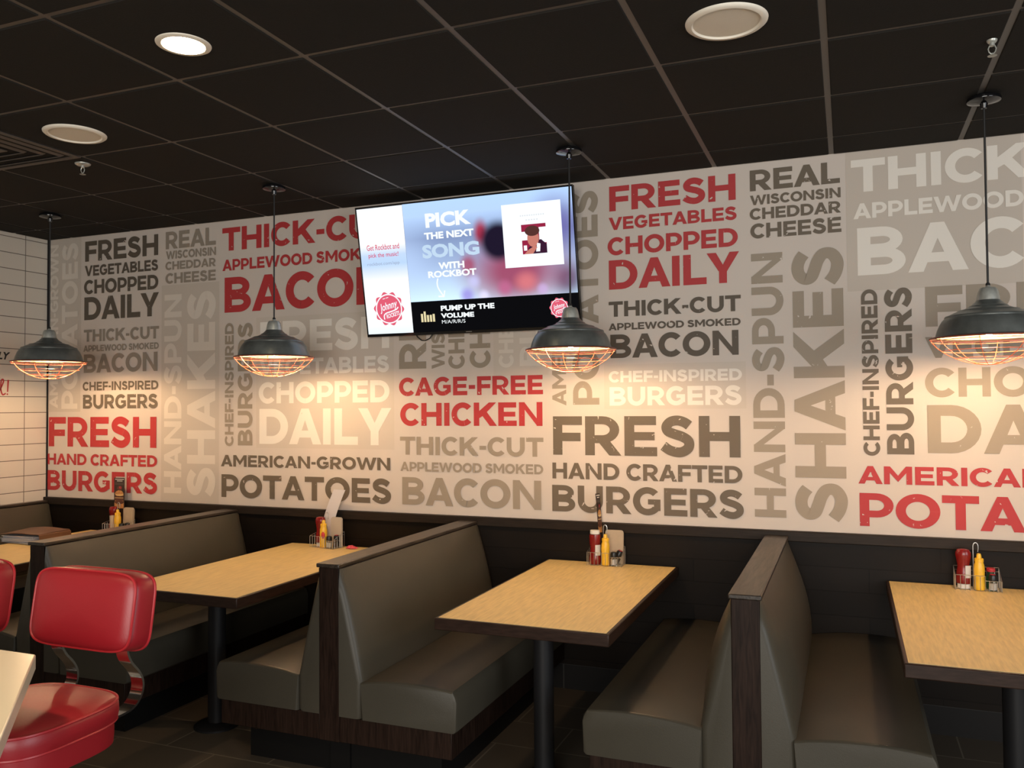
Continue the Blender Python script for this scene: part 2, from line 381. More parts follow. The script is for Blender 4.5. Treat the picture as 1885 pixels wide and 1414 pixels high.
def font_mesh(mb, text, x0, z0, x1, z1, fn, bold=0.0, shear=0.0, mi=0):
    """small lettering in the built-in typeface, fitted in a box"""
    cu = bpy.data.curves.new('t', 'FONT'); cu.body = text; cu.offset = bold; cu.shear = shear; cu.resolution_u = 3
    ob = bpy.data.objects.new('t', cu); COL.objects.link(ob)
    dg = bpy.context.evaluated_depsgraph_get(); dg.update(); me = bpy.data.meshes.new_from_object(ob.evaluated_get(dg))
    vx = [v.co.copy() for v in me.vertices]; fs = [tuple(p.vertices) for p in me.polygons]
    bpy.data.objects.remove(ob); bpy.data.curves.remove(cu); bpy.data.meshes.remove(me)
    a0, a1 = min(v.x for v in vx), max(v.x for v in vx); b0, b1 = min(v.y for v in vx), max(v.y for v in vx)
    mb.add([fn(x0 + (v.x - a0) / (a1 - a0) * (x1 - x0), z0 + (v.y - b0) / (b1 - b0) * (z1 - z0)) for v in vx], fs, mi)
MURAL=[
('dark fresh vegetables chopped daily print', 'dark', [('FRESH', -4.139, 2.7929, -3.4137, 2.9478, 0), ('VEGETABLES', -4.142, 2.6805, -3.4131, 2.7611, 0), ('CHOPPED', -4.1484, 2.5424, -3.4104, 2.6497, 0), ('DAILY', -4.1445, 2.3436, -3.4052, 2.5185, 0)]),
('taupe thick cut bacon print', 'taupe', [('THICK-CUT', -4.148, 2.1777, -3.4018, 2.2697, 0), ('APPLEWOOD SMOKED', -4.1515, 2.1016, -3.404, 2.1497, 0), ('BACON', -4.1465, 1.9392, -3.4161, 2.0808, 0)]),
('brown chef inspired burgers print', 'brown', [('CHEF-INSPIRED', -4.1559, 1.8035, -3.4067, 1.8703, 0), ('BURGERS', -4.1523, 1.6667, -3.4111, 1.7717, 0)]),
('red fresh hand crafted burgers print', 'red', [('FRESH', -4.5101, 1.3755, -3.4241, 1.6029, 0), ('HAND CRAFTED', -4.5237, 1.2352, -3.4152, 1.3204, 0), ('BURGERS', -4.5265, 1.0377, -3.4116, 1.1913, 0)]),
('pale upright american grown potatoes print', 'pale', [('AMERICAN-GROWN', -4.5055, 1.6721, -4.4172, 2.9462, 1), ('POTATOES', -4.3781, 1.6661, -4.211, 2.9505, 1)]),
('taupe real wisconsin cheddar cheese print', 'taupe', [('REAL', -3.3423, 2.8281, -2.8825, 2.9557, 0), ('WISCONSIN', -3.3396, 2.7537, -2.8809, 2.8131, 0), ('CHEDDAR', -3.3444, 2.6745, -2.8821, 2.7351, 0), ('CHEESE', -3.344, 2.5739, -2.8819, 2.6503, 0)]),
('pale upright hand spun shakes print', 'pale', [('HAND-SPUN', -3.3514, 1.0499, -3.1909, 2.4929, 1), ('SHAKES', -3.1379, 1.0327, -2.8853, 2.5067, 1)]),
('red thick cut bacon print running behind television', 'red', [('THICK-CUT', -2.8248, 2.7752, -1.4357, 2.9387, 0), ('APPLEWOOD SMOKED', -2.8228, 2.634, -1.5295, 2.7126, 0), ('BACON', -2.8038, 2.3368, -1.4598, 2.5853, 0)]),
('taupe upright chef inspired burgers print', 'taupe2', [('CHEF-INSPIRED', -2.7988, 1.3957, -2.7237, 2.2626, 1), ('BURGERS', -2.6861, 1.4023, -2.5611, 2.2595, 1)]),
('white fresh vegetables chopped daily print', 'white', [('FRESH', -2.4954, 2.0456, -1.473, 2.2559, 0), ('VEGETABLES', -2.5017, 1.8899, -1.4736, 1.9966, 0), ('CHOPPED', -2.5075, 1.6932, -1.4708, 1.8375, 0), ('DAILY', -2.5018, 1.4147, -1.459, 1.6557, 0)]),
('brown american grown potatoes print', 'brown', [('AMERICAN-GROWN', -2.8336, 1.2529, -1.4685, 1.3337, 0), ('POTATOES', -2.8284, 1.038, -1.4593, 1.1977, 0)]),
('red cage free chicken print', 'red', [('CAGE-FREE', -1.4022, 1.7326, -0.4183, 1.8484, 0), ('CHICKEN', -1.3941, 1.5415, -0.4234, 1.6856, 0)]),
('taupe thick cut bacon print below red chicken words', 'taupe2', [('THICK-CUT', -1.3966, 1.3564, -0.4185, 1.4715, 0), ('APPLEWOOD SMOKED', -1.3941, 1.2514, -0.4208, 1.3106, 0), ('BACON', -1.3815, 1.0384, -0.4347, 1.2134, 0)]),
('taupe upright real wisconsin cheddar cheese print below television', 'taupe2', [('REAL', -1.4011, 1.9056, -1.2047, 2.5856, 1), ('WISCONSIN', -1.166, 1.9014, -1.0741, 2.5814, 1), ('CHEDDAR', -1.0475, 1.8984, -0.9365, 2.5784, 1), ('CHEESE', -0.8997, 1.8997, -0.7614, 2.5797, 1)]),
('pale upright print behind television corner', 'pale', [('CHEF-INSPIRED', -0.7048, 1.8983, -0.6076, 2.8483, 1), ('BURGERS', -0.5674, 1.9051, -0.4342, 2.8551, 1)]),
('taupe upright american grown potatoes print beside television', 'taupe2', [('AMERICAN-GROWN', -0.3603, 1.6634, -0.2724, 2.9338, 1), ('POTATOES', -0.2301, 1.6673, -0.0693, 2.9338, 1)]),
('red fresh vegetables chopped daily print', 'red', [('FRESH', 0.0022, 2.7959, 0.7223, 2.9416, 0), ('VEGETABLES', -0.0023, 2.6853, 0.7272, 2.7592, 0), ('CHOPPED', -0.0102, 2.5374, 0.7307, 2.6409, 0), ('DAILY', -0.0044, 2.337, 0.7361, 2.5083, 0)]),
('dark thick cut bacon print', 'dark', [('THICK-CUT', -0.0076, 2.1775, 0.7417, 2.2666, 0), ('APPLEWOOD SMOKED', -0.0089, 2.099, 0.7392, 2.1394, 0), ('BACON', 0.0002, 1.9364, 0.7264, 2.0736, 0)]),
('white chef inspired burgers print', 'white', [('CHEF-INSPIRED', -0.0119, 1.7954, 0.7422, 1.8607, 0), ('BURGERS', -0.0076, 1.6607, 0.7403, 1.7681, 0)]),
('brown fresh hand crafted burgers print', 'brown', [('FRESH', -0.3575, 1.371, 0.7287, 1.5994, 0), ('HAND CRAFTED', -0.3634, 1.2294, 0.7371, 1.3242, 0), ('BURGERS', -0.366, 1.0357, 0.7453, 1.1916, 0)]),
('dark real wisconsin cheddar cheese print', 'brown', [('REAL', 0.799, 2.8331, 1.2603, 2.9485, 0), ('WISCONSIN', 0.7988, 2.7555, 1.2627, 2.8091, 0), ('CHEDDAR', 0.796, 2.6747, 1.2628, 2.7372, 0), ('CHEESE', 0.798, 2.5711, 1.2635, 2.6522, 0)]),
('taupe upright hand spun shakes print', 'taupe2', [('HAND-SPUN', 0.7998, 1.0508, 0.9632, 2.4869, 1), ('SHAKES', 1.0131, 1.0366, 1.2668, 2.5011, 1)]),
('white thick cut bacon print', 'white', [('THICK-CUT', 1.3145, 2.773, 2.7729, 2.9446, 0), ('APPLEWOOD SMOKED', 1.3231, 2.6321, 2.6526, 2.7129, 0), ('BACON', 1.3392, 2.3334, 2.6885, 2.5829, 0)]),
('brown upright chef inspired burgers print', 'brown', [('CHEF-INSPIRED', 1.3528, 1.3908, 1.4311, 2.2585, 1), ('BURGERS', 1.4649, 1.3998, 1.5915, 2.2612, 1)]),
('taupe fresh vegetables chopped daily print', 'taupe2', [('FRESH', 1.656, 2.0509, 2.6674, 2.2556, 0), ('VEGETABLES', 1.6514, 1.8908, 2.7118, 1.9982, 0), ('CHOPPED', 1.6465, 1.6925, 2.6951, 1.8391, 0), ('DAILY', 1.654, 1.4083, 2.7067, 1.6518, 0)]),
('red american grown potatoes print', 'red', [('AMERICAN-GROWN', 1.3242, 1.245, 2.8797, 1.3371, 0), ('POTATOES', 1.3284, 1.0253, 2.7987, 1.1968, 0)]),
]
PANELS=[(-4.54, 1.643, -4.181, 3.002), (-3.38, 0.986, -2.852, 2.564), (-2.53, 1.387, -1.439, 2.29), (-0.741, 1.848, -0.383, 2.157), (1.289, 2.252, 2.094, 2.988), (-0.04, 1.64, 0.763, 1.899)]
# ================================================================== the setting
XL, XR, YF, H = -4.53, 5.10, -8.40, 2.99
struct(MB().box(XL - .1, XR + .1, YF - .1, .1, -.1, 0), 'floor', M['floor'])
wb = struct(MB().box(XL - .1, XR + .1, 0, .1, 0, 3.15), 'wall_back', M['wallpaper'])
wl = struct(MB().box(XL - .1, XL, YF, 0, 0, 3.15), 'wall_left', M['tile'])
q = MB(); q.box(XR, XR + .1, YF, 0, 0, .7); q.box(XR, XR + .1, YF, 0, 2.8, 3.15); q.box(XR, XR + .1, YF, -5.9, .7, 2.8); q.box(XR, XR + .1, -3.3, 0, .7, 2.8)
struct(q, 'wall_right', M['plain_wall'])
q = MB(); q.box(XL, XR, YF - .1, YF, 0, .7); q.box(XL, XR, YF - .1, YF, 2.8, 3.15); q.box(XL, -.4, YF - .1, YF, .7, 2.8); q.box(3.6, XR, YF - .1, YF, .7, 2.8)
struct(q, 'wall_front', M['plain_wall'])
# dropped ceiling: black tiles hanging a little below their metal grid
q = MB(); TX, TY, Y0 = 0.61, 0.607, 0.306
xs = [XL] + [i * TX for i in range(-7, 9)] + [XR]
ys = [0] + [-(Y0 + j * TY) for j in range(0, 14)] + [YF]
for i in range(len(xs) - 1):
    for j in range(len(ys) - 1):
        x0, x1, y1, y0 = xs[i] + .0125, xs[i+1] - .0125, ys[j] - .0125, ys[j+1] + .0125
        if x1 - x0 < .01 or y1 - y0 < .01: continue
        q.add([(x0+.003,y0+.003,H-.003),(x1-.003,y0+.003,H-.003),(x1-.003,y1-.003,H-.003),(x0+.003,y1-.003,H-.003),(x0,y0,H),(x1,y0,H),(x1,y1,H),(x0,y1,H),(x0,y0,H+.02),(x1,y0,H+.02),(x1,y1,H+.02),(x0,y1,H+.02)],
              [(0,3,2,1),(0,1,5,4),(1,2,6,5),(2,3,7,6),(3,0,4,7),(4,5,9,8),(5,6,10,9),(6,7,11,10),(7,4,8,11),(8,9,10,11)])
ce = struct(q, 'ceiling', M['ceiling_tile'])
q = MB()
for x in xs: q.box(x - .014, x + .014, YF, 0, H + .002, H + .012)
for y in ys: q.box(XL, XR, y - .014, y + .014, H + .0025, H + .012)
q.box(XL, XR, YF, 0, H + .03, H + .05)
struct(q, 'ceiling_grid', M['ceiling_grid'], ce)
# dark wainscot under the mural
struct(MB().box(XL, XR, -.018, 0, .145, .93), 'trim_1', M['wainscot'])
struct(MB().box(XL - .0, XR, -.034, 0, .93, .985), 'trim_2', M['rail'], bevel=.004)
struct(MB().box(XL, XR, -.013, 0, 0, .145), 'baseboard_back', M['base_tile'])
struct(MB().box(XL, XL + .010, -.010, 0, .985, H), 'trim_3', M['black_metal'])
# the printed mural
for i, (x0, z0, x1, z1) in enumerate(PANELS):
    q = MB(); x0 = max(x0, XL + .0); q.poly([(x0, -.0012, z0), (x1, -.0012, z0), (x1, -.0012, z1), (x0, -.0012, z1)])
    struct(q, 'mural_panel', M['wall_panel_light' if i in (2, 3, 5) else 'wall_panel'], wb)
for lab, colr, lines in MURAL:
    q = MB()
    for t, x0, z0, x1, z1, up in lines:
        letters(q, t, x0, z0, x1, z1, lambda a, b, d: (max(a, XL + .001), -.0024 - d, min(b, H)), up)
    o = struct(q, 'mural_lettering', M[colr], wb); o['label'] = lab
# writing on the tiled wall at the left
q = MB(); font_mesh(q, 'SLY', -.455, 2.035, -.318, 2.092, lambda a, b: (XL + .0012, a, b), bold=.035, shear=.28)
struct(q, 'wall_lettering', M['black_ink'], wl)['label'] = 'black slanted brush lettering'
q = MB(); fn = lambda a, b: (XL + .0012, a, b)
for ps in (stroke([(-.47, 1.80), (-.44, 1.775), (-.405, 1.80), (-.375, 1.86), (-.372, 1.885), (-.388, 1.88), (-.392, 1.82), (-.378, 1.775), (-.352, 1.785)], .0055),
           [[(-.343, 1.795), (-.333, 1.795), (-.326, 1.885), (-.340, 1.885)]], [rc(-.345, 1.772, -.334, 1.784)]):
    for p in ps: q.poly([fn(*c) for c in p])
struct(q, 'wall_lettering', M['red_ink'], wl)['label'] = 'red script lettering'

# ================================================================== booths
def lerp(a, b, t): return a + (b - a) * t
def backrest(sd):
    q = MB(); rings = []
    for y, b, sh in ((-1.541, 0, .030), (-1.539, .0, .020), (-1.534, .0, .010), (-1.525, .06, .004), (-1.51, .16, 0), (-1.47, .45, 0), (-1.41, .8, 0), (-1.30, 1, 0), (-.8, 1, 0), (-.28, 1, 0), (-.16, .9, 0), (-.08, .6, 0), (-.034, .3, .002), (-.022, .1, .01)):
        pr = [(0, .287), (.112, .287), (.120, .30), (.120, .45)]
        for k in range(1, 10):
            t = k / 9; z = .45 + .488 * t
            off = lerp(.120, .004, t) + b * .042 * math.sin(PI * min(1, t * 1.02)) ** .75
            pr.append((off, z))
        pr += [(0, .938)]
        rings.append([(sd * (.052 + max(0, o - sh)), y, z) for o, z in pr])
    return q.loft(rings)
def seat(sd):
    q = MB(); rings = []
    for y, sh in ((-1.545, .012), (-1.541, .004), (-1.53, 0), (-1.2, 0), (-.7, 0), (-.2, 0), (-.03, 0), (-.022, .01)):
        pr = [(.165 + sh, .288), (.622 - sh, .288), (.630 - sh, .296), (.632 - sh, .36), (.634 - sh, .415), (.628 - sh, .440 - sh)]
        for k in range(0, 11):
            t = k / 10; x = lerp(.612, .165, t)
            pr.append((x, .448 + .026 * math.sin(PI * (t * .86 + .14)) ** .8 - sh * .6))
        rings.append([(sd * x, y, z) for x, z in pr])
    return q.loft(rings)
def seat_piping(sd):
    pts = [(sd * lerp(.612, .172, k / 12), -1.5425, .440 + .026 * math.sin(PI * (k / 12 * .86 + .14)) ** .8) for k in range(13)]
    return MB().tube(pts, .0028, 6)
def make_booth(label, x, sides, group='grey vinyl dining booths along the mural wall'):
    t = thing('dining_booth', label, 'booth', (x, 0, 0), 0, group)
    lo = -.052 if -1 in sides else 0.002
    build(MB().box(lo, .052, -1.540, -.02, .172, .942), 'divider_panel', M['espresso'], t, bevel=.003)
    build(MB().box(lo - (.008 if lo < 0 else 0), .060, -1.552, -.036, .9425, .961), 'cap_rail', M['cap_wood'], t, bevel=.004)
    for s in sides:
        build(backrest(s), 'backrest', M['leather'], t, smooth=True)
        c = build(seat(s), 'seat_cushion', M['leather'], t, smooth=True)
        build(seat_piping(s), 'piping', M['piping'], c, smooth=True)
        a, b = sorted((s * .0525, s * .605)); build(MB().box(a, b, -1.535, -.02, .172, .2865), 'base_frame', M['espresso'], t, bevel=.003)
        a, b = sorted((s * .0525, s * .51)); build(MB().box(a, b, -1.44, -.02, 0, .1715), 'toe_kick', M['toe'], t)
    build(MB().box(lo + .001, .05, -1.45, -.02, 0, .1715), 'post_foot', M['toe'], t)
    return t
make_booth('double grey vinyl booth with dark wood cap between the two rightmost tables', .914, (-1, 1))
make_booth('double grey vinyl booth in the middle under the television, pink paper scrap at its left', -.898, (-1, 1))
make_booth('double grey vinyl booth partly hidden behind the red stool back', -2.715, (-1, 1))
make_booth('single grey vinyl booth against the white tiled wall', XL + .0, (1,))

# ================================================================== tables
def make_table(label, x):
    t = thing('booth_table', label, 'table', (x, 0, 0), 0, 'laminate tables between the booths')
    build(MB().box(-.386, .386, -1.510, -.037, .705, .7555), 'edge_band', M['edge'], t, bevel=.004)
    build(MB().box(-.372, .372, -1.496, -.045, .75, .7565), 'laminate_top', M['laminate'], t)
    build(MB().lathe([(.045, .022), (.045, .700)], 32, (0, -1.2, 0)), 'column', M['black_metal'], t, smooth=True)
    build(MB().lathe([(.115, 0), (.115, .008), (.10, .018), (.05, .026)], 36, (0, -1.2, 0)), 'base_plate', M['black_metal'], t, smooth=True)
    build(MB().box(-.11, .11, -1.31, -1.09, .698, .7045), 'mounting_plate', M['black_metal'], t)
    build(MB().box(-.25, .25, -.056, -.021, .63, .7045), 'wall_cleat', M['toe'], t)
    return t
make_table('golden laminate table at the far left, brown folder lying on it', -3.645)
make_table('golden laminate table behind the red stool, pink paper beside its condiment caddy', -1.822)
make_table('golden laminate table in the centre of the photo, upright ketchup bottle on it', 0.0)
make_table('golden laminate table at the right, cut by the edge of the photo', 1.832)

# ================================================================== pendant lamps
SHADE = [(.046, .158), (.052, .150), (.066, .137), (.074, .134), (.077, .129), (.095, .121), (.115, .114), (.119, .1155), (.122, .112), (.145, .102), (.160, .093), (.167, .0925), (.170, .088), (.170, .083), (.180, .073), (.190, .056), (.199, .034), (.205, .012), (.207, .005), (.228, .001), (.230, -.002), (.227, -.005)]
def make_pendant(label, x, zr):
    t = thing('pendant_lamp', label, 'lamp', (x, -.66, zr), 0, 'caged pendant lamps over the tables')
    hc = H - .003 - zr
    inner = [(max(r - .004, .02), z - .003) for r, z in SHADE[:-3]][::-1]
    q = MB(); q.lathe(SHADE + [(.207, .0)], 64, cap0=False, cap1=False); q.lathe(inner + [(.044, .155)], 64, mi=1, cap0=False, cap1=False)
    sh = build(q, 'lamp_shade', [M['galv'], M['enamel']], t, smooth=True, fix=False)
    build(MB().tube([(.229 * math.cos(2*PI*k/64), .229 * math.sin(2*PI*k/64), -.0035) for k in range(64)], .0036, 8, True), 'rim_bead', M['rim'], sh, smooth=True)
    build(MB().lathe([(.046, .157), (.0445, .168), (.040, .19), (.036, .203), (.030, .211), (.018, .213), (.010, .216), (.008, .224)], 40), 'socket_cap', M['galv_light'], t, smooth=True)
    build(MB().tube([(0, 0, .216), (0, 0, .222), (0, 0, .25), (0, 0, hc - .03)], .0046, 8).lathe([(.009, .216), (.009, .228), (.006, .233)], 16), 'cord', M['cord'], t, smooth=True)
    build(MB().lathe([(.012, hc - .055), (.016, hc - .035), (.045, hc - .030), (.066, hc - .024), (.068, hc - .016), (.066, hc - .010), (.05, hc - .006), (.045, hc)], 40), 'canopy', M['gloss_black'], t, smooth=True)
    q = MB(); zf = lambda r: -.006 - .113 * max(0, 1 - (r / .228) ** 2) ** .78
    for k in range(4):
        a = PI * k / 4 + .5
        q.tube([(s * math.cos(a), s * math.sin(a), zf(abs(s))) for s in [.228 * math.sin(PI/2 * j / 12) for j in range(-12, 13)]], .0015, 6)
    for r in (.224, .182, .128, .062): q.tube([(r * math.cos(2*PI*k/48), r * math.sin(2*PI*k/48), zf(r)) for k in range(48)], .0015, 6, True)
    build(q, 'wire_cage', M['copper'], t, smooth=True)
    build(MB().lathe([(.002, .006), (.012, .008), (.022, .015), (.028, .026), (.030, .040), (.027, .062), (.020, .082), (.015, .098)], 24), 'bulb', M['bulb'], t, smooth=True)
    build(MB().lathe([(.017, .096), (.017, .150)], 20), 'lamp_holder', M['white_plastic'], t, smooth=True)
    return t
make_pendant('caged galvanised pendant lamp nearest the white tiled wall', -3.712, 1.985)
make_pendant('caged galvanised pendant lamp hanging in front of the red bacon lettering', -1.873, 1.965)
make_pendant('caged galvanised pendant lamp overlapping the lower right corner of the television', -.032, 1.952)
make_pendant('caged galvanised pendant lamp at the right edge of the photo', 1.846, 1.944)

# ================================================================== ceiling fittings
def make_speaker(label, x, y):
    t = thing('ceiling_speaker', label, 'speaker', (x, y, H - .003), 0, 'round ceiling speakers')
    build(MB().lathe([(.113, -.004), (.118, -.011), (.132, -.010), (.139, -.004), (.140, 0)], 56, cap0=False, cap1=False), 'bezel', M['cream'], t, smooth=True)
    build(MB().lathe([(.0, -.0065), (.06, -.0065), (.115, -.0045)], 56, cap0=False, cap1=False), 'grille', M['cream_grille'], t, smooth=True)
make_speaker('round cream ceiling speaker near the air vent', -2.149, -1.812)
make_speaker('large round cream ceiling speaker in the upper right of the photo', .910, -1.812)
t = thing('recessed_downlight', 'glowing round recessed downlight in the black ceiling', 'light', (-.945, -2.388, H - .003))
build(MB().lathe([(.074, .0), (.076, -.006), (.090, -.006), (.096, -.003), (.097, 0)], 48, cap0=False, cap1=False), 'trim_ring', M['cream'], t, smooth=True)
build(MB().lathe([(0.0, -.002), (.04, -.002), (.0745, -.002)], 48, cap0=False, cap1=False), 'lens', M['downlight'], t, smooth=True)
def make_sprinkler(label, x, y, fr=.040):
    t = thing('fire_sprinkler', label, 'sprinkler', (x, y, H - .003), 0, 'ceiling fire sprinklers')
    build(MB().lathe([(.010, -.012), (fr * .75, -.010), (fr * .97, -.004), (fr, 0)], 32), 'escutcheon', M['galv_light'], t, smooth=True)
    q = MB().lathe([(.009, -.012), (.009, -.022)], 16)
    for s in (-1, 1): q.tube([(s * .008, 0, -.02), (s * .013, 0, -.032), (s * .010, 0, -.044), (s * .002, 0, -.052)], .0022, 6)
    q.lathe([(.003, -.048), (.003, -.056)], 10)
    build(q, 'frame', M['galv_light'], t, smooth=True)
    build(MB().lathe([(.004, -.055), (.014, -.0565), (.016, -.058), (.004, -.059)], 24), 'deflector', M['galv_light'], t, smooth=True)
make_sprinkler('small metal fire sprinkler beside the air vent', -2.535, -1.43)
make_sprinkler('small metal fire sprinkler above the rightmost pendant lamp', 1.79, -1.283, .018)
t = thing('air_vent', 'square dark stepped air vent in the ceiling at the left', 'vent', (-2.745, -1.823, H - .003))
def ring(q, a, za, b, zb):
    c = [(-1,-1),(1,-1),(1,1),(-1,1)]
    q.add([(a*x, a*y, za) for x, y in c] + [(b*x, b*y, zb) for x, y in c], [(0,1,5,4),(1,2,6,5),(2,3,7,6),(3,0,4,7)])
q = MB(); ring(q, .302, 0, .302, -.004); ring(q, .302, -.004, .272, -.004); ring(q, .272, -.004, .268, .015)
build(q, 'frame', M['vent'], t, fix=False)
for a in (.235, .175, .115):
    q = MB(); ring(q, a + .028, .012, a, -.010); ring(q, a, -.010, a - .003, -.007); ring(q, a - .003, -.007, a + .02, .013)
    build(q, 'blade', M['vent'], t, fix=False)
build(MB().box(-.065, .065, -.065, .065, -.008, -.004), 'centre_plate', M['vent'], t)

# ================================================================== television
t = thing('television', 'wall mounted flat television showing a song request screen', 'television', (-.881, -.123, 2.521))
t.rotation_euler = (math.atan2(.15, .807), 0, 0)
build(MB().box(-.7215, .7215, .0, .03, -.411, .411).box(-.5, .5, .03, .058, -.30, .25), 'housing', M['matte_black'], t, bevel=.004)
q = MB(); bz = .0085
for b in ((-.7225, .7225, .4105 - bz, .4125), (-.7225, .7225, -.4125, -.394), (-.7225, -.7225 + bz, -.394, .4105 - bz), (.7225 - bz, .7225, -.394, .4105 - bz)): q.box(b[0], b[1], -.006, .004, b[2], b[3])
build(q, 'bezel', M['gloss_black'], t, bevel=.0015)
build(MB().box(-.12, .12, .058, .118, -.14, .14), 'wall_bracket', M['black_metal'], t)
build(MB().poly([(-.02, -.0065, -.4055), (.02, -.0065, -.4055), (.02, -.0065, -.401), (-.02, -.0065, -.401)]), 'maker_mark', M['wire'], t)
q = MB().tube([(-.385, .025, -.405), (-.375, .02, -.425), (-.345, .018, -.448), (-.318, .018, -.45), (-.285, .018, -.437), (-.268, .02, -.415), (-.266, .025, -.40)], .0035, 8)
build(q, 'power_cable', M['cord'], t, smooth=True)
SF = lambda d: (lambda a, b: (a, -d, b))
def flat(pts, d, mi=0, q=None):
    q = q or MB(); return q.poly([(a, -d, b) for a, b in pts], mi)
# blurred picture behind the words
m = bpy.data.materials.new('screen_picture'); m.use_nodes = True; nt = m.node_tree; nt.nodes.remove(nt.nodes['Principled BSDF'])
tc = nt.nodes.new('ShaderNodeTexCoord'); sep = nt.nodes.new('ShaderNodeSeparateXYZ'); nt.links.new(tc.outputs['Object'], sep.inputs[0])
mr = nt.nodes.new('ShaderNodeMapRange'); mr.inputs[1].default_value = -.20; mr.inputs[2].default_value = .41; nt.links.new(sep.outputs[2], mr.inputs[0])
ramp = nt.nodes.new('ShaderNodeValToRGB'); el = ramp.color_ramp.elements
el[0].position = 0; el[0].color = (.60, .80, 1, 1); el[1].position = 1; el[1].color = (.42, .60, .88, 1)
for p_, c_ in ((.35, (.33, .44, .66, 1)), (.62, (.20, .27, .46, 1)), (.85, (.42, .58, .86, 1))):
    e_ = el.new(p_); e_.color = c_
nt.links.new(mr.outputs[0], ramp.inputs[0]); cur = ramp.outputs[0]
for (cx, cz, r0, r1, sx, c_, w_) in ((-.45, .05, .02, .35, 1, (.50, .66, .95), .5), (.60, .20, .02, .24, 1, (.13, .11, .34), .9), (.66, -.12, .02, .16, 1, (.05, .035, .09), .85), (.34, -.06, .05, .30, 1.6, (.30, .045, .10), .95), (.13, .19, .02, .11, .6, (.34, .02, .05), .95),
                                     (.03, .00, .02, .09, .8, (.34, .04, .09), .8), (.24, .13, .075, .15, 1, (.012, .008, .022), 1.0), (.06, -.10, .005, .06, 1, (.52, .52, .82), .8), (.26, -.15, .01, .07, 1, (.46, .12, .24), .9), (.40, -.12, .01, .09, 1.2, (.62, .17, .19), .9),
                                     (.01, -.18, .01, .07, 1, (.30, .26, .68), .9), (.12, -.19, .005, .05, 1, (.72, .68, .92), .8), (.50, -.17, .01, .05, 1, (.55, .38, .68), .7)):
    vm = nt.nodes.new('ShaderNodeVectorMath'); vm.operation = 'SUBTRACT'; vm.inputs[1].default_value = (cx, -.0045, cz); nt.links.new(tc.outputs['Object'], vm.inputs[0])
    vs_ = nt.nodes.new('ShaderNodeVectorMath'); vs_.operation = 'MULTIPLY'; vs_.inputs[1].default_value = (1 / sx, 0, 1); nt.links.new(vm.outputs[0], vs_.inputs[0])
    ln = nt.nodes.new('ShaderNodeVectorMath'); ln.operation = 'LENGTH'; nt.links.new(vs_.outputs[0], ln.inputs[0])
    mp = nt.nodes.new('ShaderNodeMapRange'); mp.interpolation_type = 'SMOOTHSTEP'; mp.inputs[1].default_value = r0; mp.inputs[2].default_value = r1; mp.inputs[3].default_value = w_; mp.inputs[4].default_value = 0
    nt.links.new(ln.outputs['Value'], mp.inputs[0])
    mx = nt.nodes.new('ShaderNodeMix'); mx.data_type = 'RGBA'; mx.inputs[7].default_value = (*c_, 1)
    nt.links.new(mp.outputs[0], mx.inputs[0]); nt.links.new(cur, mx.inputs[6]); cur = mx.outputs[2]
em = nt.nodes.new('ShaderNodeEmission'); em.inputs[1].default_value = 1.25; nt.links.new(cur, em.inputs[0]); nt.links.new(em.outputs[0], nt.nodes['Material Output'].inputs[0])
# the white side strip is lit evenly except for a pale blue band
m2 = bpy.data.materials.new('screen_side'); m2.use_nodes = True; nt = m2.node_tree; nt.nodes.remove(nt.nodes['Principled BSDF'])
tc = nt.nodes.new('ShaderNodeTexCoord'); sep = nt.nodes.new('ShaderNodeSeparateXYZ'); nt.links.new(tc.outputs['Object'], sep.inputs[0])
mr = nt.nodes.new('ShaderNodeMapRange'); mr.inputs[1].default_value = -.4; mr.inputs[2].default_value = .4; nt.links.new(sep.outputs[2], mr.inputs[0])
ramp = nt.nodes.new('ShaderNodeValToRGB'); el = ramp.color_ramp.elements
el[0].position = 0; el[0].color = (.82, .95, 1, 1); el[1].position = 1; el[1].color = (.90, .94, 1, 1)
for p_, c_ in ((.12, (1, 1, 1, 1)), (.42, (1, 1, 1, 1)), (.56, (.50, .68, .95, 1)), (.63, (.55, .70, .96, 1)), (.72, (1, 1, 1, 1)), (.9, (1, 1, 1, 1))):
    e_ = el.new(p_); e_.color = c_
nt.links.new(mr.outputs[0], ramp.inputs[0])
em = nt.nodes.new('ShaderNodeEmission'); em.inputs[1].default_value = 1.08; nt.links.new(ramp.outputs[0], em.inputs[0]); nt.links.new(em.outputs[0], nt.nodes['Material Output'].inputs[0])
q = flat(rc(-.713, -.394, -.3855, .400), .0042, 1); flat(rc(-.3845, -.203, .708, .402), .0042, 0, q); flat(rc(-.3845, -.396, .714, -.203), .0041, 2, q); flat(rc(.708, -.203, .714, .402), .0041, 0, q); flat(rc(-.7145, .40, -.3845, .4025), .004, 2, q)
scr = build(q, 'screen', [m, m2, E['black']], t, fix=False)
q = MB(); F5 = SF(.0050)
for tx, b, k in (('PICK', (-.2337, .245, .073, .333), 0), ('THE NEXT', (-.250, .175, .0845, .217), 0), ('SONG', (-.2725, .060, .113, .144), 1), ('WITH', (-.170, -.012, .006, .030), 0), ('ROCKBOT', (-.246, -.061, .0826, -.0194), 0)):
    font_mesh(q, tx, *b, F5, bold=.045, mi=k)
for p in stroke([(-.181, -.066), (-.189, -.095), (-.182, -.13), (-.151, -.178)], .0045): flat(p, .005, 0, q)
for p in ([(-.189, -.172), (-.186, -.182), (-.148, -.184), (-.150, -.174)], [(-.146, -.142), (-.137, -.143), (-.146, -.183), (-.153, -.178)]): flat(p, .0051, 0, q)
build(q, 'screen_caption', [E['text'], E['text_blue']], scr, fix=False)['label'] = 'white caption with a curved arrow'
q = MB()
